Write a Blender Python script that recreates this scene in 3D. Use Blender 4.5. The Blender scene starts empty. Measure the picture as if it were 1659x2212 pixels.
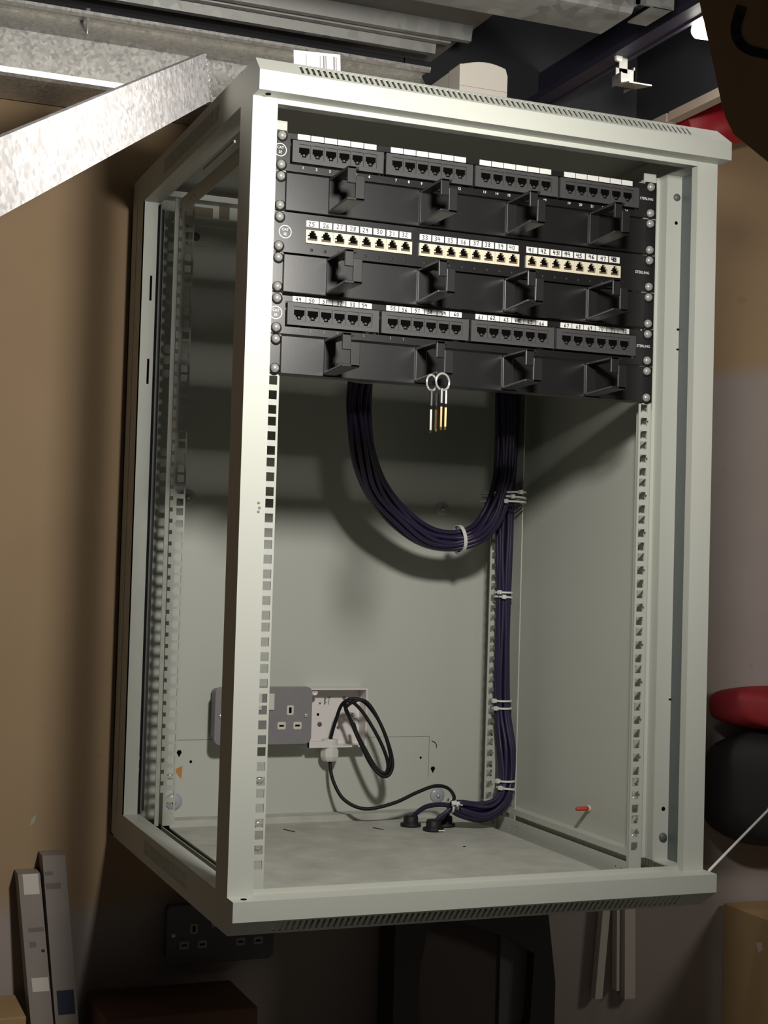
import bpy, bmesh, math, random
from mathutils import Vector, Matrix
random.seed(7)
SC = bpy.context.scene
COL = SC.collection

# ------------------------------------------------------------------ camera, world, lights, exposure
OFF = 440.0                                   # room floor lies 440 mm below the cabinet's lower lip
def W(p): return Vector((p[0]*.001, p[1]*.001, (p[2]+OFF)*.001))

cam_d = bpy.data.cameras.new('camera'); cam = bpy.data.objects.new('camera', cam_d); COL.objects.link(cam)
cam_d.sensor_fit = 'VERTICAL'; cam_d.sensor_height = 36; cam_d.sensor_width = 27
cam_d.lens = 52.3922; cam_d.clip_start = .02; cam_d.clip_end = 50
cam.matrix_world = Matrix(((0.9278296, -0.0403467, -0.3708158, -0.4286220),(-0.3718835, -0.0230498, -0.9279932, -1.4711466),(0.0288942, 0.9989198, -0.0363905, .7806063), (0, 0, 0, 1)))
SC.camera = cam
SC.view_settings.view_transform = 'Standard'; SC.view_settings.look = 'None'
SC.view_settings.gamma = 1; SC.view_settings.use_curve_mapping = False
SC.view_settings.exposure = 0.0

world = bpy.data.worlds.new('room_air'); SC.world = world; world.use_nodes = True
bg = world.node_tree.nodes['Background']; bg.inputs[0].default_value = (1.0, .93, .84, 1); bg.inputs[1].default_value = 0.018

def point_lamp(name, p, watts, radius, color=(1, .95, .86)):
    l = bpy.data.lights.new(name, 'POINT'); l.energy = watts; l.shadow_soft_size = radius; l.color = color
    o = bpy.data.objects.new(name, l); COL.objects.link(o); o.location = W(p); return o
# the inspection lamp held above and in front of the cabinet (just out of frame), aimed at its upper left
def spot_lamp(name, p, q, watts, radius, deg, blend, color=(1, .965, .90)):
    l = bpy.data.lights.new(name, 'SPOT'); l.energy = watts; l.shadow_soft_size = radius; l.color = color
    l.spot_size = math.radians(deg); l.spot_blend = blend
    o = bpy.data.objects.new(name, l); COL.objects.link(o); o.location = W(p)
    o.rotation_euler = (W(q)-W(p)).to_track_quat('-Z', 'Y').to_euler(); return o
spot_lamp('inspection_lamp', (78, -640, 768), (20, 60, 560), 34.0, .045, 150, 1.0)
point_lamp('right_fill_light', (1500, -330, 480), 7.0, .12)  # unseen fill light, added to lift the right wall and lower right

# ------------------------------------------------------------------ materials
def new_mat(name):
    m = bpy.data.materials.new(name); m.use_nodes = True
    return m, m.node_tree, m.node_tree.nodes['Principled BSDF']
def mat(name, col, rough=.5, metal=0., var=0., scale=40., bump=0., bscale=300., spec=.5):
    m, t, b = new_mat(name)
    b.inputs['Base Color'].default_value = (*col, 1); b.inputs['Roughness'].default_value = rough
    b.inputs['Metallic'].default_value = metal; b.inputs['Specular IOR Level'].default_value = spec
    tc = t.nodes.new('ShaderNodeTexCoord')
    if var:
        n = t.nodes.new('ShaderNodeTexNoise'); n.inputs['Scale'].default_value = scale; n.inputs['Detail'].default_value = 5
        r = t.nodes.new('ShaderNodeMix'); r.data_type = 'RGBA'
        r.inputs[6].default_value = (*[c*(1-var) for c in col], 1); r.inputs[7].default_value = (*[min(1, c*(1+var)) for c in col], 1)
        t.links.new(tc.outputs['Object'], n.inputs['Vector']); t.links.new(n.outputs['Fac'], r.inputs[0]); t.links.new(r.outputs[2], b.inputs['Base Color'])
    if bump:
        n2 = t.nodes.new('ShaderNodeTexNoise'); n2.inputs['Scale'].default_value = bscale; n2.inputs['Detail'].default_value = 3
        bp = t.nodes.new('ShaderNodeBump'); bp.inputs['Strength'].default_value = bump; bp.inputs['Distance'].default_value = .0006
        t.links.new(tc.outputs['Object'], n2.inputs['Vector']); t.links.new(n2.outputs['Fac'], bp.inputs['Height']); t.links.new(bp.outputs['Normal'], b.inputs['Normal'])
    return m
def galvanised(name, col, lo, hi, scale, rlo, rhi, metal=.7):
    m, t, b = new_mat(name)
    tc = t.nodes.new('ShaderNodeTexCoord'); v = t.nodes.new('ShaderNodeTexVoronoi'); v.inputs['Scale'].default_value = scale
    n = t.nodes.new('ShaderNodeTexNoise'); n.inputs['Scale'].default_value = scale*.3; n.inputs['Detail'].default_value = 6
    mx = t.nodes.new('ShaderNodeMix'); mx.data_type = 'RGBA'; mx.blend_type = 'LINEAR_LIGHT'; mx.inputs[0].default_value = .5
    cr = t.nodes.new('ShaderNodeMapRange'); cr.inputs['To Min'].default_value = lo; cr.inputs['To Max'].default_value = hi
    rr = t.nodes.new('ShaderNodeMapRange'); rr.inputs['To Min'].default_value = rlo; rr.inputs['To Max'].default_value = rhi
    bw = t.nodes.new('ShaderNodeRGBToBW')
    mul = t.nodes.new('ShaderNodeMix'); mul.data_type = 'RGBA'; mul.blend_type = 'MULTIPLY'; mul.inputs[0].default_value = 1
    mul.inputs[6].default_value = (*col, 1)
    t.links.new(tc.outputs['Object'], v.inputs['Vector']); t.links.new(tc.outputs['Object'], n.inputs['Vector'])
    t.links.new(v.outputs['Color'], mx.inputs[6]); t.links.new(n.outputs['Color'], mx.inputs[7])
    t.links.new(mx.outputs[2], bw.inputs[0]); t.links.new(bw.outputs[0], cr.inputs['Value']); t.links.new(bw.outputs[0], rr.inputs['Value'])
    t.links.new(cr.outputs[0], mul.inputs[7]); t.links.new(mul.outputs[2], b.inputs['Base Color']); t.links.new(rr.outputs[0], b.inputs['Roughness'])
    bp = t.nodes.new('ShaderNodeBump'); bp.inputs['Strength'].default_value = .35; bp.inputs['Distance'].default_value = .0008
    t.links.new(bw.outputs[0], bp.inputs['Height']); t.links.new(bp.outputs['Normal'], b.inputs['Normal'])
    b.inputs['Metallic'].default_value = metal
    return m

M = {}
M['cab'] = mat('grey_powder_coat', (.53, .545, .49), .48, var=.03, scale=6, bump=.08, bscale=900)
M['cabfloor'] = mat('dusty_grey_coat', (.48, .48, .43), .75, var=.34, scale=26, bump=.2, bscale=200)
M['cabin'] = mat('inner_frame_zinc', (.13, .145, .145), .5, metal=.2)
M['black'] = mat('black_semi_gloss_steel', (.010, .0095, .010), .30, var=.12, scale=20, bump=.03, bscale=800, spec=1.0)
M['blackp'] = mat('black_plastic', (.014, .013, .014), .38, spec=.5)
M['modp'] = mat('charcoal_plastic', (.062, .060, .061), .5)
M['void'] = mat('dark_socket_cavity', (.002, .002, .002), .9, spec=.05)
M['chrome'] = mat('plated_steel', (.62, .61, .58), .2, metal=.5, spec=.9)
M['washer'] = mat('black_nylon_washer', (.012, .011, .011), .6)
M['cream'] = mat('cream_jack_plastic', (.72, .66, .50), .4)
M['contact'] = mat('jack_contact_block', (.10, .065, .03), .6)
M['label'] = mat('white_label_paper', (.80, .79, .76), .6)
M['print'] = mat('white_screen_print', (.82, .82, .80), .6)
M['scratch'] = mat('worn_grey_print', (.22, .21, .20), .6)
M['ink'] = mat('black_marker_ink', (.012, .012, .016), .6)
M['purple'] = mat('purple_cable_jacket', (.024, .016, .050), .42, var=.15, scale=30)
M['nylon'] = mat('white_nylon', (.72, .71, .66), .45)
M['cable'] = mat('black_cable_jacket', (.010, .010, .011), .5, spec=.25)
M['rubber'] = mat('black_rubber', (.008, .008, .008), .6)
M['sockgrey'] = mat('hammered_grey_steel', (.235, .225, .235), .42, var=.08, scale=120, bump=.25, bscale=700)
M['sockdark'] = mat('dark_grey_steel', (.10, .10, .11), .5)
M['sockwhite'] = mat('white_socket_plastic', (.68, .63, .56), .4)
M['whitep'] = mat('white_surface_box_plastic', (.78, .74, .72), .35)
M['whitep2'] = mat('off_white_trunking_plastic', (.62, .57, .51), .45)
M['dimwhite'] = mat('darker_white_plastic', (.34, .32, .30), .5)  # darker tone of the white socket plastic, for the lower socket
M['dimcasing'] = mat('brown_grey_casing', (.06, .045, .04), .7)
M['brass'] = mat('brass', (.80, .55, .26), .25, metal=1.)
M['steelkey'] = mat('worn_nickel', (.22, .215, .205), .35, metal=1.)
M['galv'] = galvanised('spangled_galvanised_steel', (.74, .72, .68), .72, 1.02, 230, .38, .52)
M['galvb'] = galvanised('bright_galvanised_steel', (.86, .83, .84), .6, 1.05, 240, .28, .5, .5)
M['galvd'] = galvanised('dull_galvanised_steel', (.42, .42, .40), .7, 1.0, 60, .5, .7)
M['deck'] = mat('grey_deck_sheet', (.27, .25, .235), .6, metal=.2, var=.15, scale=5)
M['darkceil'] = mat('dark_roof_board', (.020, .021, .026), .8, var=.2, scale=8)
M['darksteel'] = mat('dark_painted_steel', (.030, .030, .036), .55, var=.3, scale=12)
M['purplesteel'] = mat('indigo_painted_steel', (.030, .028, .050), .5)
M['tubeglass'] = None
M['strip'] = mat('pale_timber_strip', (.52, .42, .34), .7, var=.1, scale=20)
M['card'] = mat('brown_corrugated_card', (.36, .235, .11), .85, var=.12, scale=14, bump=.15, bscale=120)
M['cardedge'] = mat('cut_card_edge', (.45, .34, .20), .9)
M['redbag'] = mat('red_woven_fabric', (.26, .010, .016), .65, var=.2, scale=25, bump=.3, bscale=60)
M['blackbag'] = mat('black_woven_fabric', (.008, .008, .009), .7, var=.2, scale=25)
M['redp'] = mat('red_paint', (.42, .010, .020), .5)
M['redplug'] = mat('red_wall_plug_plastic', (.50, .06, .03), .5)
M['tape'] = mat('brown_parcel_tape', (.15, .115, .07), .5)
M['clear'] = mat('milky_plastic_washer', (.40, .42, .46), .3)
M['leaflet'] = mat('white_printed_card', (.85, .83, .80), .6)
M['pinkprint'] = mat('grey_print', (.16, .13, .13), .6)
M['carton'] = mat('white_printed_carton', (.27, .235, .21), .75, var=.1, scale=18)
M['navy'] = mat('navy_print', (.02, .025, .05), .6)
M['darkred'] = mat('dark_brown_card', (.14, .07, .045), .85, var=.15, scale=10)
M['greyp'] = mat('grey_plastic_casing', (.10, .095, .098), .5)
M['dirt'] = mat('plaster_crumb', (.40, .38, .32), .9)
M['orange'] = mat('orange_sticker', (.55, .22, .05), .6)
M['concrete'] = mat('concrete', (.30, .28, .26), .9, var=.2, scale=4)

def emit(name, col, s):
    m, t, b = new_mat(name)
    b.inputs['Emission Color'].default_value = (*col, 1); b.inputs['Emission Strength'].default_value = s
    b.inputs['Base Color'].default_value = (.9, .9, .9, 1)
    return m
M['tubeglass'] = emit('lit_lamp_glass', (1, .95, .88), 38)

def wall_material():
    m, t, b = new_mat('painted_plaster')
    N = t.nodes.new; L = t.links.new
    tc = N('ShaderNodeTexCoord'); sep = N('ShaderNodeSeparateXYZ'); L(tc.outputs['Object'], sep.inputs[0])
    n1 = N('ShaderNodeTexNoise'); n1.inputs['Scale'].default_value = 3.2; n1.inputs['Detail'].default_value = 6; L(tc.outputs['Object'], n1.inputs['Vector'])
    # bare grey plaster below a ragged paint line: height of that line depends on x
    ln = N('ShaderNodeMapRange'); ln.inputs['From Min'].default_value = .45; ln.inputs['From Max'].default_value = .62
    ln.inputs['To Min'].default_value = .30; ln.inputs['To Max'].default_value = 1.005; L(sep.outputs['X'], ln.inputs['Value'])
    sl = N('ShaderNodeMath'); sl.operation = 'MULTIPLY_ADD'; sl.inputs[1].default_value = .09; L(sep.outputs['X'], sl.inputs[0]); L(ln.outputs[0], sl.inputs[2])
    d = N('ShaderNodeMath'); d.operation = 'SUBTRACT'; L(sl.outputs[0], d.inputs[0]); L(sep.outputs['Z'], d.inputs[1])
    ad = N('ShaderNodeMath'); ad.operation = 'MULTIPLY_ADD'; ad.inputs[1].default_value = .10; L(n1.outputs['Fac'], ad.inputs[0]); L(d.outputs[0], ad.inputs[2])
    mk = N('ShaderNodeMapRange'); mk.inputs['From Min'].default_value = .025; mk.inputs['From Max'].default_value = .065; L(ad.outputs[0], mk.inputs['Value'])
    n2 = N('ShaderNodeTexNoise'); n2.inputs['Scale'].default_value = 9; n2.inputs['Detail'].default_value = 8; L(tc.outputs['Object'], n2.inputs['Vector'])
    cr = N('ShaderNodeMix'); cr.data_type = 'RGBA'; cr.inputs[6].default_value = (.325, .222, .125, 1); cr.inputs[7].default_value = (.39, .272, .16, 1); L(n2.outputs['Fac'], cr.inputs[0])
    gr = N('ShaderNodeMix'); gr.data_type = 'RGBA'; gr.inputs[6].default_value = (.32, .272, .25, 1); gr.inputs[7].default_value = (.39, .335, .31, 1); L(n2.outputs['Fac'], gr.inputs[0])
    mx = N('ShaderNodeMix'); mx.data_type = 'RGBA'; L(mk.outputs[0], mx.inputs[0]); L(cr.outputs[2], mx.inputs[6]); L(gr.outputs[2], mx.inputs[7])
    # small scuffs
    n3 = N('ShaderNodeTexNoise'); n3.inputs['Scale'].default_value = 26; n3.inputs['Detail'].default_value = 2; L(tc.outputs['Object'], n3.inputs['Vector'])
    sc = N('ShaderNodeMapRange'); sc.inputs['From Min'].default_value = .70; sc.inputs['From Max'].default_value = .78; sc.inputs['To Max'].default_value = .45; L(n3.outputs['Fac'], sc.inputs['Value'])
    mx2 = N('ShaderNodeMix'); mx2.data_type = 'RGBA'; mx2.inputs[7].default_value = (.22, .15, .10, 1); L(sc.outputs[0], mx2.inputs[0]); L(mx.outputs[2], mx2.inputs[6])
    L(mx2.outputs[2], b.inputs['Base Color']); b.inputs['Roughness'].default_value = .85
    bp = N('ShaderNodeBump'); bp.inputs['Strength'].default_value = .25; bp.inputs['Distance'].default_value = .002; L(n2.outputs['Fac'], bp.inputs['Height']); L(bp.outputs['Normal'], b.inputs['Normal'])
    return m
M['wall'] = wall_material()

# ------------------------------------------------------------------ mesh helpers (all in millimetres)
V = Vector
class MB:
    def __init__(s): s.bm = bmesh.new(); s.mi = 0
    def face(s, pts):
        f = s.bm.faces.new([s.bm.verts.new(V(p)) for p in pts]); f.material_index = s.mi; return f
    def hull8(s, a, b):                        # a, b: two quads (lists of 4 points), joined into a closed solid
        va = [s.bm.verts.new(V(p)) for p in a]; vb = [s.bm.verts.new(V(p)) for p in b]
        n = len(va); fs = [s.bm.faces.new(list(reversed(va))), s.bm.faces.new(vb)]
        for i in range(n): fs.append(s.bm.faces.new([va[i], va[(i+1) % n], vb[(i+1) % n], vb[i]]))
        for f in fs: f.material_index = s.mi
        return s
    def box(s, x0, x1, y0, y1, z0, z1):
        return s.hull8([(x0, y0, z0), (x1, y0, z0), (x1, y1, z0), (x0, y1, z0)], [(x0, y0, z1), (x1, y0, z1), (x1, y1, z1), (x0, y1, z1)])
    def prism(s, poly, vec):
        v = V(vec); return s.hull8(poly, [V(p)+v for p in poly])
    def obox(s, o, a, b, c):                   # box from corner o with edge vectors a, b, c
        o, a, b, c = V(o), V(a), V(b), V(c); return s.prism([o, o+a, o+a+b, o+b], c)
    def profile_x(s, prof, x0, x1):            # closed (y,z) outline extruded along x
        return s.prism([(x0, y, z) for y, z in prof], (x1-x0, 0, 0))
    def frame(s, t):
        t = V(t).normalized(); u = t.cross(V((0, 0, 1)))
        if u.length < .05: u = t.cross(V((0, 1, 0)))
        u.normalize(); return u, t.cross(u).normalized()
    def tube(s, pts, r, n=8, cap=True):
        pts = [V(p) for p in pts]; rs = r if isinstance(r, (list, tuple)) else [r]*len(pts)
        rings = []; u = None
        for i, p in enumerate(pts):
            t = (pts[min(i+1, len(pts)-1)]-pts[max(i-1, 0)]).normalized()
            if u is None: u, w = s.frame(t)
            else:
                u = (u-t*u.dot(t)).normalized(); w = t.cross(u).normalized()
            rings.append([s.bm.verts.new(p+(u*math.cos(2*math.pi*k/n)+w*math.sin(2*math.pi*k/n))*rs[i]) for k in range(n)])
        for a, b in zip(rings, rings[1:]):
            for k in range(n):
                f = s.bm.faces.new([a[k], a[(k+1) % n], b[(k+1) % n], b[k]]); f.material_index = s.mi; f.smooth = True
        if cap:
            for rg in (list(reversed(rings[0])), rings[-1]):
                f = s.bm.faces.new(rg); f.material_index = s.mi
        return s
    def lathe(s, o, ax, prof, n=16):           # prof: list of (radius, height along ax)
        o = V(o); ax = V(ax).normalized(); u, w = s.frame(ax); rings = []
        for r, h in prof:
            if r < 1e-6: rings.append([s.bm.verts.new(o+ax*h)])
            else: rings.append([s.bm.verts.new(o+ax*h+(u*math.cos(2*math.pi*k/n)+w*math.sin(2*math.pi*k/n))*r) for k in range(n)])
        for a, b in zip(rings, rings[1:]):
            for k in range(n):
                q = [a[k % len(a)], a[(k+1) % len(a)], b[(k+1) % len(b)], b[k % len(b)]]
                q2 = [x for i, x in enumerate(q) if x not in q[:i]]
                if len(q2) > 2:
                    f = s.bm.faces.new(q2); f.material_index = s.mi; f.smooth = True
        for rg in (rings[0], rings[-1]):
            if len(rg) > 2:
                f = s.bm.faces.new(rg if rg is rings[-1] else list(reversed(rg))); f.material_index = s.mi
        return s
    def ribbon(s, pts, w, nrm):                # flat inked line lying on a surface with normal nrm
        nrm = V(nrm).normalized(); pts = [V(p) for p in pts]
        for a, b in zip(pts, pts[1:]):
            d = b-a
            if d.length < 1e-6: continue
            d.normalize(); q = d.cross(nrm)*w/2; e = d*w*.35
            s.face([a-q-e, b-q+e, b+q+e, a+q-e])
        return s
    def plate(s, O, U, Vv, us, vs, holes, t):  # sheet with rectangular openings; holes: (u0,u1,v0,v1); t: thickness vector
        O, U, Vv, t = V(O), V(U), V(Vv), V(t)
        us = sorted(set([round(x, 4) for x in us]+[round(x, 4) for h in holes for x in h[:2]]))
        vs = sorted(set([round(x, 4) for x in vs]+[round(x, 4) for h in holes for x in h[2:]]))
        nu, nv = len(us)-1, len(vs)-1
        solid = [[True]*nv for _ in range(nu)]
        for h in holes:
            for i in range(nu):
                if us[i] >= h[0]-1e-3 and us[i+1] <= h[1]+1e-3:
                    for j in range(nv):
                        if vs[j] >= h[2]-1e-3 and vs[j+1] <= h[3]+1e-3: solid[i][j] = False
        vc = {}
        def vt(i, j, k):
            if (i, j, k) not in vc: vc[i, j, k] = s.bm.verts.new(O+U*us[i]+Vv*vs[j]+t*k)
            return vc[i, j, k]
        def ok(i, j): return 0 <= i < nu and 0 <= j < nv and solid[i][j]
        for i in range(nu):
            for j in range(nv):
                if not solid[i][j]: continue
                fs = [[vt(i, j, 0), vt(i+1, j, 0), vt(i+1, j+1, 0), vt(i, j+1, 0)], [vt(i, j+1, 1), vt(i+1, j+1, 1), vt(i+1, j, 1), vt(i, j, 1)]]
                if not ok(i-1, j): fs.append([vt(i, j, 0), vt(i, j+1, 0), vt(i, j+1, 1), vt(i, j, 1)])
                if not ok(i+1, j): fs.append([vt(i+1, j+1, 0), vt(i+1, j, 0), vt(i+1, j, 1), vt(i+1, j+1, 1)])
                if not ok(i, j-1): fs.append([vt(i+1, j, 0), vt(i, j, 0), vt(i, j, 1), vt(i+1, j, 1)])
                if not ok(i, j+1): fs.append([vt(i, j+1, 0), vt(i+1, j+1, 0), vt(i+1, j+1, 1), vt(i, j+1, 1)])
                for f in fs:
                    ff = s.bm.faces.new(f); ff.material_index = s.mi
        return s
    def bevel(s, w, seg=2, ang=25):
        bmesh.ops.recalc_face_normals(s.bm, faces=s.bm.faces)
        es = [e for e in s.bm.edges if len(e.link_faces) == 2 and e.calc_face_angle(0) > math.radians(ang)]
        bmesh.ops.bevel(s.bm, geom=es, offset=w, segments=seg, affect='EDGES', profile=.5, clamp_overlap=True); return s
    def mesh(s, name, mats, origin):
        bmesh.ops.recalc_face_normals(s.bm, faces=s.bm.faces)
        o = V(origin)
        for v in s.bm.verts: v.co = (v.co-o)*.001
        me = bpy.data.meshes.new(name); s.bm.to_mesh(me); s.bm.free()
        for m in (mats if isinstance(mats, (list, tuple)) else [mats]): me.materials.append(M[m])
        return me

def tag(o, label=None, cat=None, group=None, kind=None):
    for k, v in (('label', label), ('category', cat), ('group', group), ('kind', kind)):
        if v: o[k] = v
    return o
ORG = {}
def thing(name, origin, label, cat, group=None):
    o = bpy.data.objects.new(name, None); COL.objects.link(o); o.location = W(origin); o.empty_display_size = .02
    ORG[o] = V(origin); return tag(o, label, cat, group)
def part(mb, name, mats, parent, label=None):
    org = ORG[parent]; o = bpy.data.objects.new(name, mb.mesh(name, mats, org)); COL.objects.link(o); o.parent = parent; ORG[o] = org
    if label: o['label'] = label
    return o
def single(mb, name, mats, origin, label=None, cat=None, group=None, kind=None):
    o = bpy.data.objects.new(name, mb.mesh(name, mats, origin)); COL.objects.link(o); o.location = W(origin); ORG[o] = V(origin)
    return tag(o, label, cat, group, kind)
def copy_tree(o, parent=None, d=None):
    c = o.copy(); COL.objects.link(c); c.parent = parent
    if d is not None: c.location = o.location+V(d)*.001
    ORG[c] = ORG[o]+(V(d) if d is not None else V((0, 0, 0)))
    for ch in list(o.children): copy_tree(ch, c)
    return c
def catmull(P, n):
    P = [V(p) for p in P]; Q = [P[0]*2-P[1]]+P+[P[-1]*2-P[-2]]; out = []
    for i in range(1, len(Q)-2):
        for k in range(n):
            t = k/n; a, b, c, d = Q[i-1:i+3]
            out.append(.5*((2*b)+(c-a)*t+(2*a-5*b+4*c-d)*t*t+(3*b-a-3*c+d)*t**3))
    out.append(P[-1]); return out
def text_mesh(txt, size, o, mb, ux=(1, 0, 0), uz=(0, 0, 1), align='CENTER'):
    cu = bpy.data.curves.new('t', 'FONT'); cu.body = txt; cu.size = size; cu.align_x = align; cu.align_y = 'CENTER'; cu.resolution_u = 2; cu.offset = .012*size
    ob = bpy.data.objects.new('t', cu); COL.objects.link(ob)
    me = bpy.data.meshes.new_from_object(ob.evaluated_get(bpy.context.evaluated_depsgraph_get()))
    o, ux, uz = V(o), V(ux), V(uz)
    for p in me.polygons: mb.face([o+ux*me.vertices[i].co.x+uz*me.vertices[i].co.y for i in p.vertices])
    bpy.data.objects.remove(ob); bpy.data.curves.remove(cu); bpy.data.meshes.remove(me)
DIG = {'0': [[(.3, 1), (.06, .7), (.08, .25), (.3, 0), (.52, .3), (.5, .75), (.3, 1)]], '1': [[(.3, 1), (.3, 0)]],
 '2': [[(.05, .8), (.2, 1), (.45, .95), (.45, .7), (.05, .08), (.2, .1), (.6, .02)]], '3': [[(.05, .95), (.35, 1), (.5, .8), (.2, .55), (.5, .35), (.4, .06), (.02, .05)]],
 '4': [[(.12, 1), (0, .45), (.5, .5)], [(.45, .95), (.4, 0)]], '5': [[(.58, 1), (.18, .95), (.12, .6), (.4, .6), (.52, .3), (.3, 0), (.02, .06)]],
 '6': [[(.42, 1), (.12, .55), (.05, .18), (.28, 0), (.52, .2), (.36, .45), (.1, .3)]], '7': [[(.02, .92), (.52, 1), (.25, 0)]],
 '8': [[(.48, .9), (.2, 1), (.12, .75), (.45, .4), (.4, .05), (.12, .05), (.12, .35), (.48, .75), (.48, .9)]],
 '9': [[(.46, .72), (.25, .98), (.06, .75), (.25, .5), (.46, .78), (.4, 0)]],
 'B': [[(.1, 0), (.1, 1), (.45, .85), (.1, .55), (.5, .3), (.1, 0)]], 'T': [[(0, .95), (.7, 1.15)], [(.35, 1.05), (.25, 0)]]}
def handwrite(mb, txt, x, y, z, h, w, lw, jitter=.05):
    adv = w/len(txt)
    for k, c in enumerate(txt):
        for st in DIG[c]:
            mb.ribbon([(x-w/2+adv*k+(px+random.uniform(-jitter, jitter)*.5)*adv*1.25, y, z+(pz-.5+random.uniform(-jitter, jitter)*.5)*h) for px, pz in st], lw, (0, -1, 0))

# ------------------------------------------------------------------ the room
YW = 582.0
single(MB().box(-1300, 2100, YW, YW+90, -OFF, 1500), 'wall_back', 'wall', (0, YW, -OFF), kind='structure')
bpy.data.objects['wall_back'].location = W((0, 0, -OFF)); 
for v in bpy.data.objects['wall_back'].data.vertices: v.co.y += YW*.001
single(MB().box(-1300, 2100, -2700, YW+90, -OFF-80, -OFF), 'floor', 'concrete', (0, 0, -OFF), kind='structure')
single(MB().box(-1300, 2100, -2700, YW+90, 1330, 1400), 'ceiling', 'darkceil', (0, 0, 1330), kind='structure')

# ------------------------------------------------------------------ the wall cabinet (empty 19-inch rack)
WD, HT, DP = 569.0, 824.0, 582.0
cab = thing('server_cabinet', (WD/2, DP/2, -37), 'tall light grey rack cabinet on the wall, open at the front and left side', 'cabinet')
# top cap: fascia, slotted front slope, flat lid, plain side cheeks
mb = MB()
mb.box(1.6, 573, -22, -19, 824, 844.8)                                # fascia
mb.box(1.6, 571, -19, 30, 824, 826)                                   # underside lip
slots = []
for k in range(74):
    x = 46+k*6.46
    slots.append((x, x+3.1, 4.0, 20))
ln = math.hypot(17, 16.8); up = V((0, 17/ln, 16.8/ln))
mb.plate((0, -22, 844.8), (1, 0, 0), up, [1.6, 564], [0, ln], slots, (0, .8, -.8))
mb.face([(564, -22, 844.8), (573, -22, 844.8), (564, -5, 861.6)])
mb.face([(573, -22, 844.8), (573, 540, 844.8), (564, 540, 861.6), (564, -5, 861.6)])   # right slope
mb.box(571, 573, -19, 540, 824, 844.8)
mb.box(1.6, 564, -4, DP-2, 859.6, 861.6)                             # lid
mb.box(545, 571, 30, 540, 824, 826)
sl = [(y, y+2.6, 834, 852) for y in [136+k*5.9 for k in range(44)]]
mb.plate((0, 0, 0), (0, 1, 0), (0, 0, 1), [46, DP-2], [824, 862.6], sl, (1.6, 0, 0))    # left cheek with vents
mb.prism([(0, -22, 824), (0, -22, 844.8), (0, -5, 861.6), (0, 44, 861.6), (0, 46, 858), (0, 46, 824)], (1.6, 0, 0))
mb.box(1.6, 24, 46, 508, 824, 825.6)
top = part(mb, 'top_cap', 'cab', cab)
mb = MB().lathe((13, -11, 823.6), (0, 0, -1), [(0, 0), (3, 0), (3, .6), (0, .6)], 10)
part(mb, 'cap_screw', 'void', top)
mb = MB().box(27, 542, 0, 1.5, 818.6, 825)                          # flange hanging behind the lip
part(mb, 'front_flange', 'cab', cab)
# bottom tray
mb = MB()
mb.box(1.6, 573, -22, -19.5, -20.6, -1.6); mb.box(1.6, 573, -22, 12, -1.6, 0); mb.box(27, 542, 10, 11.5, 0, 4.6)
slots = []
for k in range(74):
    x = 46+k*6.55
    slots.append((x, x+3.0, 3, 19.5))
dn = V((0, 17/ln, -16.8/ln))
mb.plate((0, -22, -20.6), (1, 0, 0), dn, [1.6, 564], [0, ln], slots, (0, .9, .9))
mb.face([(564, -22, -20.6), (573, -22, -20.6), (564, -5, -37.4)])
mb.face([(573, -22, -20.6), (573, 540, -20.6), (564, 540, -37.4), (564, -5, -37.4)])
sl = [(y, y+2.8, -18, -3) for y in [110+k*6.2 for k in range(54)]]
mb.plate((571.4, 0, 0), (0, 1, 0), (0, 0, 1), [-19.5, 540], [-20.6, -1.6], sl, (1.6, 0, 0))
mb.box(1.6, 564, -4, DP-2, -37.4, -35.6)
sl = [(y, y+2.6, -26, -9) for y in [163+k*5.4 for k in range(40)]]
mb.plate((0, 0, 0), (0, 1, 0), (0, 0, 1), [-5, DP-2], [-37.4, 0], sl, (1.6, 0, 0))
mb.prism([(0, -22, 0), (0, -22, -20.6), (0, -5, -37.4), (0, -5, 0)], (1.6, 0, 0))
mb.box(1.6, 23.5, 12, 508, -1.6, 0); mb.box(544, 573, 12, 540, -1.6, 0); 
mb.box(22, 23.5, 12, 508, -7, -1.6)
tray = part(mb, 'bottom_tray', 'cab', cab)
part(MB().lathe((14, -12, .1), (0, 0, 1), [(0, 0), (3.2, 0), (3.2, .5), (0, .5)], 10), 'tray_screw', 'void', tray)
# floor plate, dusty, with a small upstand at the back
mb = MB().box(67, 506, 14, 520, -23, -21); mb.box(67, 506, 518, 520, -23, -12); mb.box(60, 512, 520, 548, -14, -12)
flo = part(mb, 'floor_plate', 'cabfloor', cab)
# back panel
mb = MB().box(22, 548, 545, 547, -14, 850)
back = part(mb, 'back_panel', 'cab', cab)
for L_ in (((360, 93), (459, 93), (459, 33)), ((80, 93.5), (170, 93.5))): part(MB().ribbon([(q[0], 544.8, q[1]) for q in L_], .7, (0, -1, 0)), 'knockout_outline', 'scratch', back)
for x, z, r in ((446, 62, 1.8), (100.6, 63.5, 2.0)): part(MB().lathe((x, 544.9, z), (0, -1, 0), [(0, 0), (r, 0), (r, .2), (0, .2)], 10), 'punched_hole', 'void', back)
for x, z in ((466, 44), (83.8, 75)):
    mb = MB(); mb.face([(x-2.2, 544.6, z+4.5), (x+2.2, 544.6, z+4.5), (x+3.6, 544.6, z+1.5), (x, 544.6, z-5), (x-3.6, 544.6, z+1.5)]); part(mb, 'punched_arrow', 'void', back)
mb = MB().ribbon([(463, 544.7, 86), (468, 544.7, 84), (471, 544.7, 80), (471, 544.7, 76)], 1.4, (0, -1, 0))
part(mb, 'scratch_mark', 'contact', back)
mb = MB(); mb.face([(77, 544.7, 53), (89, 544.7, 58), (88, 544.7, 40)]); part(mb, 'triangle_sticker', 'orange', back)
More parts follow.
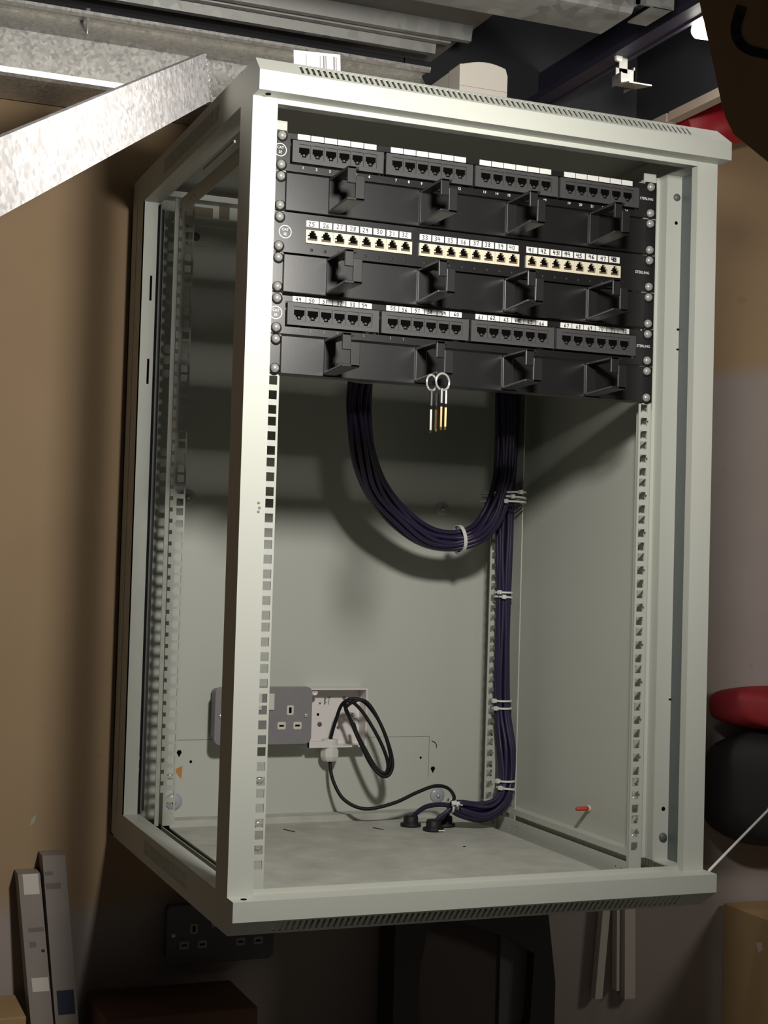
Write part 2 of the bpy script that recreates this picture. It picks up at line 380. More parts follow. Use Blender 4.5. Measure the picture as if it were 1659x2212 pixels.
part(MB().box(62, 106, 544.3, 545, 817, 834), 'tape_patch', 'tape', back, 'strip of brown parcel tape')
part(MB().box(115, 130, 544.6, 545, 817, 845), 'oval_knockout', 'tape', back)
mb = MB().box(70, 98, 541, 545, 779, 811); mb.bevel(1.2)
br = part(mb, 'wall_bracket', 'cab', back)
part(MB().lathe((82, 541, 791), (0, -1, 0), [(0, 1.5), (4.5, 1.5), (6, 0)], 12), 'bracket_screw', 'sockdark', br)
for (x, z, big, m) in ((469.5, 427.5, 10.5, 'cab'), (83.4, 428, 11.5, 'clear'), (474.5, 6, 11.5, 'clear'), (78.3, 9, 12, 'clear')):
    mb = MB().lathe((x, 545, z), (0, -1, 0), [(big, 0), (big*.93, 1.6), (big*.35, 2.6), (0, 2.6)], 24)
    w = part(mb, 'wall_bolt', m, back)
    part(MB().lathe((x, 542.4, z), (0, -1, 0), [(3.2, 0), (3.0, 2.4), (1.6, 3.6), (0, 3.8)], 6), 'bolt_head', 'chrome', w)
# side panel on the right
mb = MB().box(563.4, 565, 66, 545, -1, 824); part(mb, 'side_panel', 'cab', cab)
# front posts (folded)
def post(x0, x1, s):
    mb = MB().box(x0, x1, 0, 1.6, 0, HT)
    if s < 0: mb.box(x0, x0+1.6, 1.6, 44.5, 0, HT); mb.box(x1-1.6, x1, 1.6, 14, 0, HT); mb.box(x0+1.6, x0+14, 43, 44.5, 0, HT)
    else: mb.box(x1-1.6, x1, 1.6, 44.5, 0, HT); mb.box(x0, x0+1.6, 1.6, 12, 0, HT)
    return mb
p1 = part(post(0, 27.2, -1), 'front_post', 'cab', cab)
mb = MB()
for z in (393, 397, 402): mb.lathe((20+(z % 3), -.05, z), (0, -1, 0), [(0, 0), (1.6, 0), (1.2, .15), (0, .15)], 7)
part(mb, 'paint_chip', 'scratch', p1)
p2 = part(post(541.8, 569, 1), 'front_post', 'cab', cab)
# right inner channel between rail and post
mb = MB().box(527, 543, 84, 85.5, 0, 824); mb.box(543, 544.5, 67.5, 85.5, 0, 824); mb.box(542.5, 563, 66, 67.5, 0, 824); mb.box(561.5, 563, 67.5, 85, 0, 824)
mb.box(526, 527.5, 84, 460, 0, 8)
ch = part(mb, 'side_channel', 'cab', cab)
part(MB().box(563.4, 565, 18, 66, 1, 823), 'gap_shade_strip', 'cabin', cab)  # added dark strip, its colour stands for shade between channel and post
for z, m, r in ((797.8, 'cabin', 4.6), (27, 'sockdark', 5.4)):
    part(MB().lathe((556, 66, z), (0, -1, 0), [(r, 0), (r, 1), (r*.8, 2.6), (r*.3, 3.6), (0, 3.6)], 14), 'channel_bolt', m, ch)
mb = MB()
for z, r in ((766.6, 2.2), (60.7, 2.6)): mb.lathe((556, 65.9, z), (0, -1, 0), [(0, 0), (r, 0), (r, .2), (0, .2)], 10)
mb.box(560.2, 563.4, 65.6, 66, 636, 638.5); mb.box(560.2, 563.4, 65.6, 66, 612, 614); mb.box(560.2, 563.4, 65.6, 66, 190, 192)
part(mb, 'channel_hole', 'void', ch)
# rear wall section and rear posts
mb = MB().box(0, 1.6, 508, DP, 0, HT); mb.box(567, 569, 508, DP, 0, HT)
mb.box(0, 569, 560, DP, -37, -35); mb.box(0, 22, 545, 547, 0, HT); mb.box(548, 567, 545, 547, 0, HT)
for x in (0, 564): mb.box(x, x+5, DP-6, DP, -37, 861)
part(mb, 'wall_frame', 'cab', cab)
for x0, x1 in ((0, 20), (549, 569)):
    rp = part(MB().box(x0, x1, 508, 509.6, 0, HT), 'rear_post', 'cab', cab)
    if x0 == 0:
        for za in (690, 577): part(MB().box(12, 15, 507.7, 508, za, za+34), 'post_slot', 'void', rp)
mb = MB().box(24, 26, 510, 545, 0, HT); mb.tube([(29, 530, 2), (29, 530, 820)], 5, 10)
gu = part(mb, 'inner_gusset', 'cabin', cab)
for z in (72.0, 57): part(MB().lathe((24, 525, z), (-1, -.3, 0), [(3.4, 0), (3.2, 2), (0, 2.6)], 10), 'gusset_bolt', 'chrome', gu)
part(MB().box(22, 548, 520, 545, 838, 846).box(40, 540, 508, 512, 800, 812), 'rear_rail_bar', 'cab', cab)
# the four perforated 19-inch rails
def rail(xh, y, out):                            # out: +1 when the cabinet wall lies to the right
    holes = []
    for u in range(18):
        t = 811.35-u*44.45
        for k, dz in enumerate((6.35, 22.225, 38.1)):
            z = t-dz; holes.append((xh-4.6, xh+4.6, z-4.8, z+4.8))
            if k == 1: holes.append((xh+4.6*out, xh+6.4*out, z-1.5, z+1.5) if out > 0 else (xh-6.4, xh-4.6, z-1.5, z+1.5))
    x0, x1 = (xh-7, xh+9.3) if out > 0 else (xh-9.3, xh+7)
    mb = MB().plate((0, y, 0), (1, 0, 0), (0, 0, 1), [x0, x1], [-8, 822], holes, (0, 1.6, 0))
    xs = x1-1.6 if out > 0 else x0
    return mb, xs
for y in (66, 461):
    for xh, out in ((52.1, -1), (517.2, 1)):
        mb, xs = rail(xh, y, out)
        teeth = [(z-4.8, z+4.8, y+8, y+17) for z in [811.35-6.35-i*15.0 for i in range(52)]]
        mb.plate((xs, 0, 0), (0, 0, 1), (0, 1, 0), [-8, 822], [y+1.6, y+30], teeth if out > 0 else [], (1.6, 0, 0))
        if y > 400 and out < 0:
            for tt in teeth: mb.box(xs-4, xs, y, y+1.6, tt[0], tt[1])
        if y > 400: mb.box(xs-10.5 if out < 0 else xs+10, xs-5 if out < 0 else xs+15.5, y, y+1.6, -8, 822) if out < 0 else mb.box(542, 543.6, y-34, y+2, -20, 822)
        r = part(mb, 'rack_rail', 'cab', cab)
        if y > 400 and out > 0:
            mb = MB().box(500, 522, 452, 454, -22, 2); mb.box(520, 541, 448, 450, -24, 6)
            part(mb, 'rail_foot', 'cab', r)
            part(MB().lathe((530, 448, -9), (0, -1, 0), [(0, 0), (3.5, 0), (3.5, .3), (0, .3)], 10), 'foot_hole', 'void', r)
        for z in ([22.2+6.35, 66.7+6.3] if (y, out) == (66, 1) else [11.3+44.45, 11.3+12] if (y, out) == (461, -1) else [60, 107, 36]if (y, out) == (66, -1) else []):
            mb = MB().lathe((xh, y+4, z), (0, -1, 0), [(4.4, 0), (4.2, 2.6), (3, 3.6), (0, 3.2)], 8)
            part(mb, 'cage_nut', 'chrome', r)
# depth rails low down and high up
for x, side in ((525, 1), (41, -1)):
    for z0, z1, nm in ((-28, -7, 'depth_rail'), (800, 821, 'depth_rail')):
        holes = [(y, y+4, (z0+z1)/2-1.6, (z0+z1)/2+1.6) for y in (92, 106, 120, 388, 404)]
        part(MB().plate((x, 0, 0), (0, 1, 0), (0, 0, 1), [68, 452], [z0, z1], holes, (1.6*side, 0, 0)), nm, 'cab', cab)
part(MB().box(30, 32.5, 176, 312, 823, 826.2), 'lid_edge', 'cab', cab)
# cable entry glands in the floor plate
for (x, y) in ((396, 458), (413, 418), (443, 446)):
    g = part(MB().lathe((x, y, -21), (0, 0, 1), [(14.5, 0), (14.5, 4), (10.5, 5), (10.2, 13), (9, 15), (0, 15)], 20), 'cable_grommet', 'rubber', cab)
part(MB().box(414, 423, 402.4, 403, -19.5, -17.8), 'grommet_mark', 'label', cab)

# ------------------------------------------------------------------ screws, panels, cable managers
def U_top(n): return 811.35-(n-1)*44.45
YP = 63.4
def add_screws(t, n):
    for x in (52.1, 517.2):
        for dz in (6.35, 38.1):
            z = U_top(n)-dz
            s = part(MB().lathe((x, YP-.6, z), (0, -1, 0), [(5.0, 0), (5.0, .8), (4.6, 2.4), (3.4, 3.8), (1.7, 4.6), (0, 4.8)], 18), 'screw', 'chrome', t)
            part(MB().lathe((x+.7, YP, z-.5), (0, -1, 0), [(6.2, 0), (6.0, 1.2), (0, 1.2)], 18), 'washer', 'washer', s)
def logo(t, x, z):
    mb = MB(); n = 28
    for k in range(n):
        a, b = 2*math.pi*k/n, 2*math.pi*(k+1)/n; R, r = 7.3, 6.4
        mb.face([(x+R*math.cos(a), YP-.15, z+R*math.sin(a)), (x+R*math.cos(b), YP-.15, z+R*math.sin(b)), (x+r*math.cos(b), YP-.15, z+r*math.sin(b)), (x+r*math.cos(a), YP-.15, z+r*math.sin(a))])
    text_mesh('CAT', 4.0, (x, YP-.15, z+2.4), mb); text_mesh('5E', 4.0, (x, YP-.15, z-2.6), mb)
    part(mb, 'category_logo', 'print', t, 'round white category logo')
def maker(t, x, z, s=4.2):
    mb = MB(); text_mesh('STERLING', s, (x, YP-.15, z), mb); part(mb, 'maker_name', 'print', t, 'white maker name print')
def panel_base(n, name, label, cat):
    z = U_top(n)
    t = thing(name, (284.6, YP, z-44), label, cat, None)
    return t, z
def black_port_mesh():
    mb = MB()
    mb.plate((0, 0, 0), (1, 0, 0), (0, 0, 1), [-7.1, 7.1], [-7.6, 7.6], [(-6, 6, -1.6, 4.4), (-4.2, 4.2, -3.6, -1.6), (-2.4, 2.4, -6.2, -3.6)], (0, 1.4, 0))
    mb.box(-1.2, 1.2, .6, 6, -4.6, -2.6)
    mb.mi = 1; mb.box(-6.6, 6.6, 1.5, 9, -6.6, 5)
    return mb.mesh('port', ['modp', 'void'], (0, 0, 0))
PORT = black_port_mesh()
def shared(name, me, parent, p):
    o = bpy.data.objects.new(name, me); COL.objects.link(o); o.parent = parent; o.location = (V(p)-ORG[parent])*.001; ORG[o] = V(p); return o
def black_panel(n, label, first, hand):
    t, z = panel_base(n, 'patch_panel', label, 'patch panel')
    gx = [62.5+109.75*g for g in range(4)]
    zw0, zw1 = z-36.2, z-8.4
    holes = [(x, x+109.3, zw0, zw1) for x in gx]
    mb = MB().plate((0, YP, 0), (1, 0, 0), (0, 0, 1), [43.3, 58, 511, 525.9], [z-44, z-41, z-2.6, z-.3], holes+[(58, 511, z-2.6, z-.3)], (0, 2.4, 0))
    mb.box(61, 508, 84, 85, z-44, z-2.6); mb.box(61, 508, YP+1, 85, z-44, z-42.6)
    part(mb, 'face_plate', 'black', t)
    for g, x in enumerate(gx):
        px = [x+15.2+15.55*k for k in range(6)]
        mb = MB().plate((0, YP-3.4, 0), (1, 0, 0), (0, 0, 1), [x+1.6, x+108.2], [zw0+2, zw1-1.8], [(c-7.25, c+7.25, z-29.7, z-13.9) for c in px], (0, 5, 0))
        m = part(mb, 'port_module', 'modp', t)
        for c in px: shared('port', PORT, m, (c, YP-2.6, z-21.8))
        for k, c in enumerate(px):
            o = part(MB().box(c-7.4, c+7.2, YP-.7, YP, z-8.3, z-2.3), 'port_label', 'label', t)
            if hand:
                mb = MB(); num = first+g*6+k
                handwrite(mb, str(num), c+random.uniform(-1, 1.2), YP-.85, z-5.4+random.uniform(-.5, .4), 4.1, 7.0, .74)
                if num == 64: handwrite(mb, '8', c+1, YP-.86, z-5.4, 3.4, 3.6, .8); handwrite(mb, '2', c+3.5, YP-.86, z-5.4, 3.4, 3.6, .8)
                part(mb, 'handwritten_number', 'ink', o)
    mb = MB()
    if hand:
        for g, x in enumerate(gx):
            for k in range(6):
                c = x+15.2+15.55*k
                if g < 1 or (g == 1 and k < 2): mb.ribbon([(c-1, YP-.2, z-37.2), (c-1.6, YP-.2, z-38.4), (c-1, YP-.2, z-39.8)], .7, (0, -1, 0))
        part(mb, 'worn_print', 'scratch', t)
    else:
        for g, x in enumerate(gx):
            for k in range(6):
                mb = MB(); text_mesh(str(first+g*6+k), 4.2, (x+15.2+15.55*k, YP-.15, z-38.8), mb); part(mb, 'printed_number', 'print', t)
    logo(t, 51.2 if not hand else 51.8, z-22); maker(t, 512.3, z-21)
    add_screws(t, n); return t
black_panel(1, 'topmost black patch panel with blank white labels above its ports', 1, False)
black_panel(5, 'lowest black patch panel with black ports and handwritten labels 49 to 72', 49, True)
# middle panel with cream jacks
t, z = panel_base(3, 'patch_panel', 'middle patch panel with rows of cream coloured jacks numbered 25 to 48 by hand', 'patch panel')
gx = [82.6+134.6*g for g in range(3)]
mb = MB().plate((0, YP, 0), (1, 0, 0), (0, 0, 1), [43.3, 525.9], [z-44, z-.3], [(x+.6, x+125.4, z-31, z-17.8) for x in gx], (0, 2.4, 0))
mb.box(61, 508, 84, 85, z-44, z-2.6)
part(mb, 'face_plate', 'black', t)
def jack_mesh():
    mb = MB(); hs = []
    for c in (7.86, 23.6): hs += [(c-5.5, c+5.5, -4.4, 1.6), (c-3.8, c+3.8, 1.6, 4.2), (c-2.1, c+2.1, 4.2, 6.4)]
    mb.plate((0, 0, 0), (1, 0, 0), (0, 0, 1), [.15, 31.3], [-7.2, 7.2], hs, (0, 3.5, 0))
    for c in (7.86, 23.6):
        mb.mi = 0; mb.box(c-5.5, c-3.0, .8, 3, -1.4, .2)
        mb.mi = 1; mb.box(c-5.5, c+5.5, 2.2, 4.5, -4.4, -1.8)
        mb.mi = 2; mb.box(c-6, c+6, 3.4, 12, -5.2, 6.8)
    return mb.mesh('jack_block', ['cream', 'contact', 'void'], (0, 0, 0))
JACK = jack_mesh()
for g, x in enumerate(gx):
    for k in range(4): shared('jack_block', JACK, t, (x+31.47*k, YP-2.2, z-24.6))
    for k in range(8):
        c = x+7.86+15.73*k; num = 25+g*8+k
        o = part(MB().box(c-7.1, c+7.0, YP-.6, YP, z-14.0, z-6.9), 'port_label', 'label', t)
        mb = MB(); handwrite(mb, str(num), c+random.uniform(-.8, 1), YP-.75, z-10.4+random.uniform(-.4, .4), 4.8, 7.8, .7 if num < 41 else .9)
        if num == 48: handwrite(mb, '81', c+.6, YP-.76, z-10.2, 4.4, 6.5, 1.0)
        if num == 43: handwrite(mb, '1', c+4.5, YP-.76, z-10.2, 4.4, 3, .8)
        part(mb, 'handwritten_number', 'ink', o)
for g, x in enumerate(gx):
    for k in range(8): part(MB().lathe((x+7.86+15.73*k, YP, z-39), (0, -1, 0), [(0, 0), (1.9, 0), (1.7, .2), (0, .2)], 8), 'pressed_dimple', 'washer', t)
logo(t, 59.6, z-22); maker(t, 508.5, z-21.5, 4.4); add_screws(t, 3)

def ring(x, zt, t):
    z1, z0 = zt-3, zt-42
    mb = MB()
    mb.box(x, x+3, -2+62, YP-2, z0, z1)
    mb.hull8([(x, 61, z1-3), (x+13, 61, z1-3), (x+13, 61, z1), (x, 61, z1)], [(x, 0, z1-3), (x+13, 0, z1-3), (x+13, 0, z1), (x, 0, z1)])       # upper arm
    mb.hull8([(x, 61, z0), (x+14, 61, z0), (x+14, 61, z0+3), (x, 61, z0+3)], [(x, 0, z0+3), (x+20, 0, z0+3), (x+20, 0, z0+6), (x, 0, z0+6)])   # lower arm
    mb.box(x, x+10, 0, 3, z1-18, z1); mb.box(x+9.6, x+20, 0, 3, z0+3, z1-9); mb.box(x, x+13, 57, 62, z0, z1)
    mb.bevel(.9)
    part(mb, 'cable_ring', 'blackp', t)
for n, lab in ((2, 'uppermost black cable manager bar with four rings, below the first patch panel'),
               (4, 'middle black cable manager bar with four rings, below the cream jacks'),
               (6, 'bottom black cable manager bar with plastic rings, the one the keys hang from')):
    z = U_top(n)
    t = thing('cable_manager', (284.6, YP, z-44), lab, 'cable manager')
    mb = MB().box(43.3, 60, YP, YP+2, z-43.6, z-.7); mb.box(509, 525.9, YP, YP+2, z-43.6, z-.7)
    mb.box(58, 511, YP-3.4, YP-1.4, z-43.6, z-2.2); mb.box(61, 508, YP-2, 80, z-43.6, z-42); mb.box(58, 60, YP-3, YP+2, z-43.6, z-2.2); mb.box(509, 511, YP-3, YP+2, z-43.6, z-2.2)
    mb.bevel(.7)
    part(mb, 'face_plate', 'black', t)
    for k in range(4): ring(106.8+108.4*k, z, t)
    add_screws(t, n)

# ------------------------------------------------------------------ keys hanging from the lowest manager
def key(mb, x, y, zt, L, bow, wb, ang):
    c, s = math.cos(ang), math.sin(ang); u = V((c, s, 0)); nn = V((-s, c, 0))
    mb.obox(V((x, y, zt))-u*wb-nn*1, u*2*wb, nn*2, (0, 0, -bow))
    return u, nn
def bunch(x, z, R, keys, label, tilt):
    t = thing('key_ring', (x, -4, z), label, 'keys')
    mb = MB()
    for rr in (R, R-1.1): mb.tube([(x+rr*math.cos(a)*math.cos(tilt), -4+rr*math.cos(a)*math.sin(tilt), z+rr*math.sin(a)) for a in [2*math.pi*k/28 for k in range(29)]], .75, 6, False)
    part(mb, 'split_ring', 'chrome', t)
    for (kx, ky, zt, zb, m, ang, head) in keys:
        c, s = math.cos(ang), math.sin(ang); u = V((c, s, 0)); nn = V((-s, c, 0)); o = V((kx, ky, 0))
        mb = MB(); zm = zt-(zt-zb)*.45
        pts = [(-3.6, zm), (3.0, zm), (3.0, zm-4)]
        n = 6
        for i in range(n): pts += [(3.0, zm-4-(zm-4-zb-3)*i/n), (1.3 if i % 2 else 2.0, zm-4-(zm-4-zb-3)*(i+.5)/n)]
        pts += [(0, zb), (-3.4, zb+3)]
        mb.prism([o+u*a-nn*1.0+V((0, 0, b)) for a, b in pts], nn*2.0)
        k = part(mb, 'key', m, t)
        mb = MB()
        prof = [(-4, zt), (4, zt), (5.4, zt-5), (5.2, zm+4), (3.4, zm), (-3.4, zm), (-5.2, zm+4), (-5.4, zt-5)]
        mb.prism([o+u*a-nn*1.4+V((0, 0, b)) for a, b in prof], nn*2.8); mb.bevel(.5)
        part(mb, 'key_bow', head, k)
bunch(206.5+2, 539.5, 9, [(208.5, -4, 531, 485, 'steelkey', 1.25, 'blackp'), (213.5, -8, 529, 487, 'brass', .95, 'blackp')], 'left small split ring of keys with the duller key, hanging under the bottom cable manager', .5)
bunch(221.5, 541.5, 9.6, [(219.5, -7, 534, 489, 'brass', 1.15, 'steelkey'), (226.2, -3, 533, 490, 'brass', 1.2, 'steelkey')], 'right split ring with two bright brass keys, hanging under the bottom cable manager', .25)

# ------------------------------------------------------------------ purple network cable bundles, nylon ties
HEX = [(0, 0)]+[(math.cos(a*math.pi/3), math.sin(a*math.pi/3)) for a in range(6)]+[(2*math.cos(a*math.pi/6+.1)*.97, 2*math.sin(a*math.pi/6+.1)*.97) for a in range(12)]
def bundle(name, P, R, label, rs=3.1, strands=HEX, seg=7, cat='cables', m='purple'):
    c = catmull(P, seg); n = len(c); rad = []
    for i in range(n):
        f = i/seg; k = min(int(f), len(R)-2); rad.append(R[k]+(R[k+1]-R[k])*(f-k))
    t = thing(name, P[len(P)//2], label, cat)
    fr = []; u = None
    for i in range(n):
        tg = (c[min(i+1, n-1)]-c[max(i-1, 0)]).normalized()
        if u is None: u = tg.cross(V((0, 1, 0))).normalized()
        u = (u-tg*u.dot(tg)).normalized(); fr.append((u.copy(), tg.cross(u).normalized()))
    for j, (a, b) in enumerate(strands):
        tw = random.uniform(-.5, .5); ph = random.uniform(0, 6)
        pts = []
        for i in range(n):
            an = tw*(i/n)+.12*math.sin(i*.35+ph); ca, sa = math.cos(an), math.sin(an); k = (rad[i]-rs)/1.94
            x, y = (a*ca-b*sa)*k, (a*sa+b*ca)*k
            pts.append(c[i]+fr[i][0]*x+fr[i][1]*y)
        part(MB().tube(pts, rs, 7), 'cable', m, t)
    return t
bundle('cable_bundle', [(249, 210, 640), (249, 300, 605), (251.8, 330, 563), (258.3, 340, 516), (275, 360, 476), (302.5, 385, 441.5), (344, 410, 409.5), (390.4, 428, 386), (433, 432, 379), (463.4, 424, 386.6), (479.7, 408, 408), (491.4, 400, 441), (497.6, 398, 490), (495.3, 396, 587), (493, 390, 640)],
       [16, 16, 17, 17, 17.5, 17.5, 17, 16.5, 15.5, 16, 17, 16, 15, 15, 15],
       'thick purple cable bundle looping in a U from behind the panels', rs=3.5)
bundle('cable_bundle', [(516, 424, 640), (520, 434, 592), (521, 440, 526), (520, 440, 434), (521, 440, 374), (522, 440, 305), (522, 440, 229), (524, 440, 144), (527.4, 430, 86), (524.4, 421, 34.7), (508.6, 412, 12), (482.7, 412, 3), (454, 412, 8), (437, 414, 12.5)],
       [17, 17, 17, 14.5, 13, 11, 11, 12.5, 14.5, 11, 13, 15, 13, 9],
       'straight purple cable bundle running down the rear right rail to the cabinet floor', rs=3.0)
def branch(P, label):
    bundle('cable', P, [4.6]*len(P), label, rs=2.2, strands=HEX[:7], cat='cable')
branch([(440, 414, 12), (428, 426, 13), (412, 442, 8), (401, 454, -4), (396, 458, -14)], 'short purple cable arching into the left black floor grommet')
branch([(438, 413, 11), (430, 414, 4), (420, 417, -4), (413, 418, -14)], 'short purple cable dropping into the front black floor grommet')
branch([(441, 416, 10), (443, 430, 4), (444, 441, -3), (443, 446, -14)], 'short purple cable dropping into the right rear black floor grommet')
NT = [0]
def tie(p, ax, rx, ry, head, label, tail=0, group=None, wdt=2.6):
    p = V(p); ax = V(ax).normalized(); u = V((1, 0, 0)); u = (u-ax*u.dot(ax)).normalized(); w = ax.cross(u).normalized()
    t = thing('cable_tie', p, label, 'cable tie', group)
    mb = MB(); n = 28; pr = []
    for k in range(n):
        a = 2*math.pi*k/n; d0 = u*math.cos(a)*rx+w*math.sin(a)*ry; d1 = u*math.cos(a)*(rx+1.2)+w*math.sin(a)*(ry+1.2)
        pr.append([p+d0-ax*wdt/2, p+d1-ax*wdt/2, p+d1+ax*wdt/2, p+d0+ax*wdt/2])
    for k in range(n):
        a, b = pr[k], pr[(k+1) % n]
        for q in range(4): mb.face([a[q], b[q], b[(q+1) % 4], a[(q+1) % 4]])
    part(mb, 'strap', 'nylon', t)
    h = V(head); hu = (h-p); hu = (hu-ax*hu.dot(ax)).normalized(); hw = ax.cross(hu).normalized()
    c = p+(hu*(math.hypot(hu.dot(u)*rx, hu.dot(w)*ry)+2.2))
    mb = MB().obox(c-hu*3-hw*3-ax*3, hu*6, hw*6, ax*6).bevel(1)
    hd = part(mb, 'tie_head', 'nylon', t)
    if tail: part(MB().obox(c-hw*1-ax*1.2, hu*tail+hw*tail*.4, hw*.9, ax*2.4), 'tie_tail', 'nylon', hd)
    return t
tie((250.6, 322, 580), (.03, .3, -1), 18.2, 18.2, (270, 340, 580), 'pale tie high on the left arm of the cable loop, just under the panels')
tie((446, 429, 382), (1, .02, .13), 18.4, 18.4, (446, 450, 350), 'white tie round the lowest part of the purple cable loop', 0, None, 5.0)
tie((508, 421, 436), (0, 0, 1), 30, 38, (493, 380, 436), 'lowest of the three white ties bunched where the cable loop meets the straight bundle', 0)
tie((508, 421, 442.5), (0.04, 0, 1), 30, 38, (503, 380, 442), 'middle of three white ties bunched where the cable loop meets the straight bundle', 0)
tie((508, 421, 449), (-.05, 0, 1), 30, 38, (516, 380, 449), 'uppermost of the three white ties bunched where the cable loop meets the straight bundle', 0)
tie((521.6, 440, 308.5), (0, 0, 1), 12.6, 12.6, (505, 424, 308), 'upper tie of the pair halfway down the straight purple bundle', 12)
tie((521.7, 440, 302), (0.05, 0, 1), 12.6, 12.6, (514, 420, 302), 'lower tie of the pair halfway down the straight purple bundle')
tie((523.6, 440, 155), (0, 0, 1), 13.4, 13.4, (503, 432, 155), 'pair tie just above the pointed white tie, level with the double socket')
tie((524, 440, 144.5), (0, 0, 1), 13.6, 13.6, (500, 424, 144), 'pointed white tie on the purple bundle level with the double socket')
tie((525, 424, 44), (0, 0, 1), 13, 13, (505, 418, 44), 'upper tie of the pair at the foot of the straight purple bundle')
tie((524.4, 421, 34), (.1, 0, 1), 13, 13, (505, 408, 33), 'lower tie of the pair at the foot of the straight purple bundle')
tie((443, 413, 12), (1, 0, .3), 9.6, 9.6, (441, 390, 22), 'knotted white tie binding the cables above the floor grommets', 14)
tie((436, 414, 13), (1, 0, .1), 9.6, 9.6, (433, 390, 24), 'small white tie next to the thin black cable above the floor grommets', 0)

# ------------------------------------------------------------------ sockets
def socket(name, label, x0, x1, z0, z1, yf, yb, mplate, mins, group=None):
    t = thing(name, ((x0+x1)/2, yb, (z0+z1)/2), label, 'socket', group)
    sx, sz = (x1-x0)/140., (z1-z0)/80.
    part(MB().box(x0+4, x1-4, yf+2, yb, z0+4, z1-4).bevel(6, 3), 'back_box', mplate, t)
    def rr(x0, x1, z0, z1, r, y0, y1):
        pts = []
        for cx_, cz_, a0 in ((x1-r, z1-r, 0), (x0+r, z1-r, 90), (x0+r, z0+r, 180), (x1-r, z0+r, 270)):
            for k in range(6): a = math.radians(a0+18*k); pts.append((cx_+r*math.cos(a), y0, cz_+r*math.sin(a)))
        return MB().prism(pts, (0, y1-y0, 0))
    mb = rr(x0, x1, z0, z1, 9, yf, yf+6).bevel(.8, 2, 50)
    part(mb, 'face_plate', mplate, t)
    for gx in (x0+.247*(x1-x0), x0+.77*(x1-x0)):
        for dx, dz, w, h, slot in ((0, 7.4, 10, 13.5, (1.9, 4)), (-12, -14, 12, 10.5, (3.4, 1.3)), (11.2, -14, 12, 10.5, (3.4, 1.3))):
            cx_, cz_ = gx+dx*sx, (z0+z1)/2+dz*sz
            i = part(rr(cx_-w/2*sx, cx_+w/2*sx, cz_-h/2*sz, cz_+h/2*sz, 2.2, yf-.6, yf), 'pin_entry', mins, t)
            part(MB().box(cx_-slot[0]*sx, cx_+slot[0]*sx, yf-.8, yf-.5, cz_-slot[1]*sz, cz_+slot[1]*sz), 'pin_slot', 'void', i)
    for sxn in (-1, 1):
        cx_ = (x0+x1)/2+sxn*9*sx
        part(MB().box(cx_-5*sx, cx_+5*sx, yf-2.4, yf, (z0+z1)/2+8*sz, (z0+z1)/2+31*sz).bevel(.8), 'rocker_switch', mins, t)
        part(MB().lathe(((x0+x1)/2+sxn*61.5*sx, yf, (z0+z1)/2), (0, -1, 0), [(3.4, 0), (3.2, 1), (2, 1.7), (0, 1.8)], 12), 'plate_screw', 'chrome', t)
    return t
socket('double_socket', 'grey metal double power socket with white inserts, mounted inside the cabinet on its back panel', 121.5, 261.5, 90, 169.5, 505, 544.4, 'sockgrey', 'sockwhite')
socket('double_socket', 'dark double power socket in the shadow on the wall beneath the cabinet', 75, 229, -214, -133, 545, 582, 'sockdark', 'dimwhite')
# open white surface box with its gland
t = thing('surface_box', (305, 545, 125), 'open white plastic wall box with a cable gland, right of the grey socket', 'junction box')
mb = MB()
mb.box(262, 348, 541, 544.4, 83, 166); mb.box(262, 348, 515, 541, 164, 166); mb.box(346, 348, 515, 541, 85.5, 164); mb.box(262, 264, 515, 541, 85.5, 164); mb.box(262, 348, 515, 541, 83, 85.5); mb.box(262, 290, 514, 522, 83.2, 92)
part(mb, 'back_box', 'whitep', t)
for x, z in ((330.5, 126), (270, 160)): part(MB().lathe((x, 541, z), (0, -1, 0), [(4.6, 0), (4.3, 22), (2, 22.2), (1.7, 16), (0, 16)], 14), 'screw_post', 'whitep', t)
for x, z, r, m in ((285.5, 143, 1.6, 'pinkprint'), (283, 127, 2.0, 'void'), (286, 113, 3.6, 'sockdark'), (322, 150, 2.6, 'pinkprint'), (314, 108, 2.2, 'pinkprint')):
    part(MB().lathe((x, 541, z), (0, -1, 0), [(r, 0), (r*.9, .8), (r*.5, 1.2), (0, .8)], 12), 'box_screw', m, t)
mb = MB(); handwrite(mb, 'BT', 297, 540.8, 146, 9.5, 11, .8, .02); part(mb, 'handwriting', 'ink', t, 'two handwritten letters inside the box')
mb = MB().lathe((297, 527, 94), (0, 0, -1), [(11, 0), (11.5, 2), (11.5, 9)], 24)
mb.lathe((297, 526, 83), (0, 0, -1), [(12, 0), (12, 4), (13.5, 4.2), (13.5, 13), (12, 17), (10, 20), (0, 20)], 8)
for f in mb.bm.faces: f.smooth = False
part(mb, 'cable_gland', 'nylon', t)
P = [(432, 404, 16), (440, 411, 25), (441.6, 436, 33.5), (428, 450, 35), (404.5, 460, 25), (374, 470, 9.6), (336.5, 482, 1), (310.6, 497, 12), (299, 512, 35.6), (296.6, 522, 60), (297, 525, 90), (298.9, 508, 124), (303, 496, 146), (316, 490, 154), (332, 484, 149), (350, 477, 126), (364, 470, 92), (369, 465, 63), (360.4, 465, 48), (346.7, 474, 56), (326, 485, 95), (311.7, 493, 131), (305, 492, 146), (312, 487, 151), (330, 482, 134), (352, 472, 96), (363, 468, 66), (359, 468, 52), (346, 476, 62), (323, 489, 106), (313, 493, 128), (306, 489, 142), (322, 482, 153), (338, 478, 145), (357, 470, 108), (366, 466, 72), (358, 469, 50), (343, 480, 62), (329, 495, 96), (324, 505, 118)]
single(MB().tube(catmull(P, 6), 2.5, 8), 'telephone_cable', 'cable', (330, 490, 60), 'thin black cable coiled in front of the open white box', 'cable')
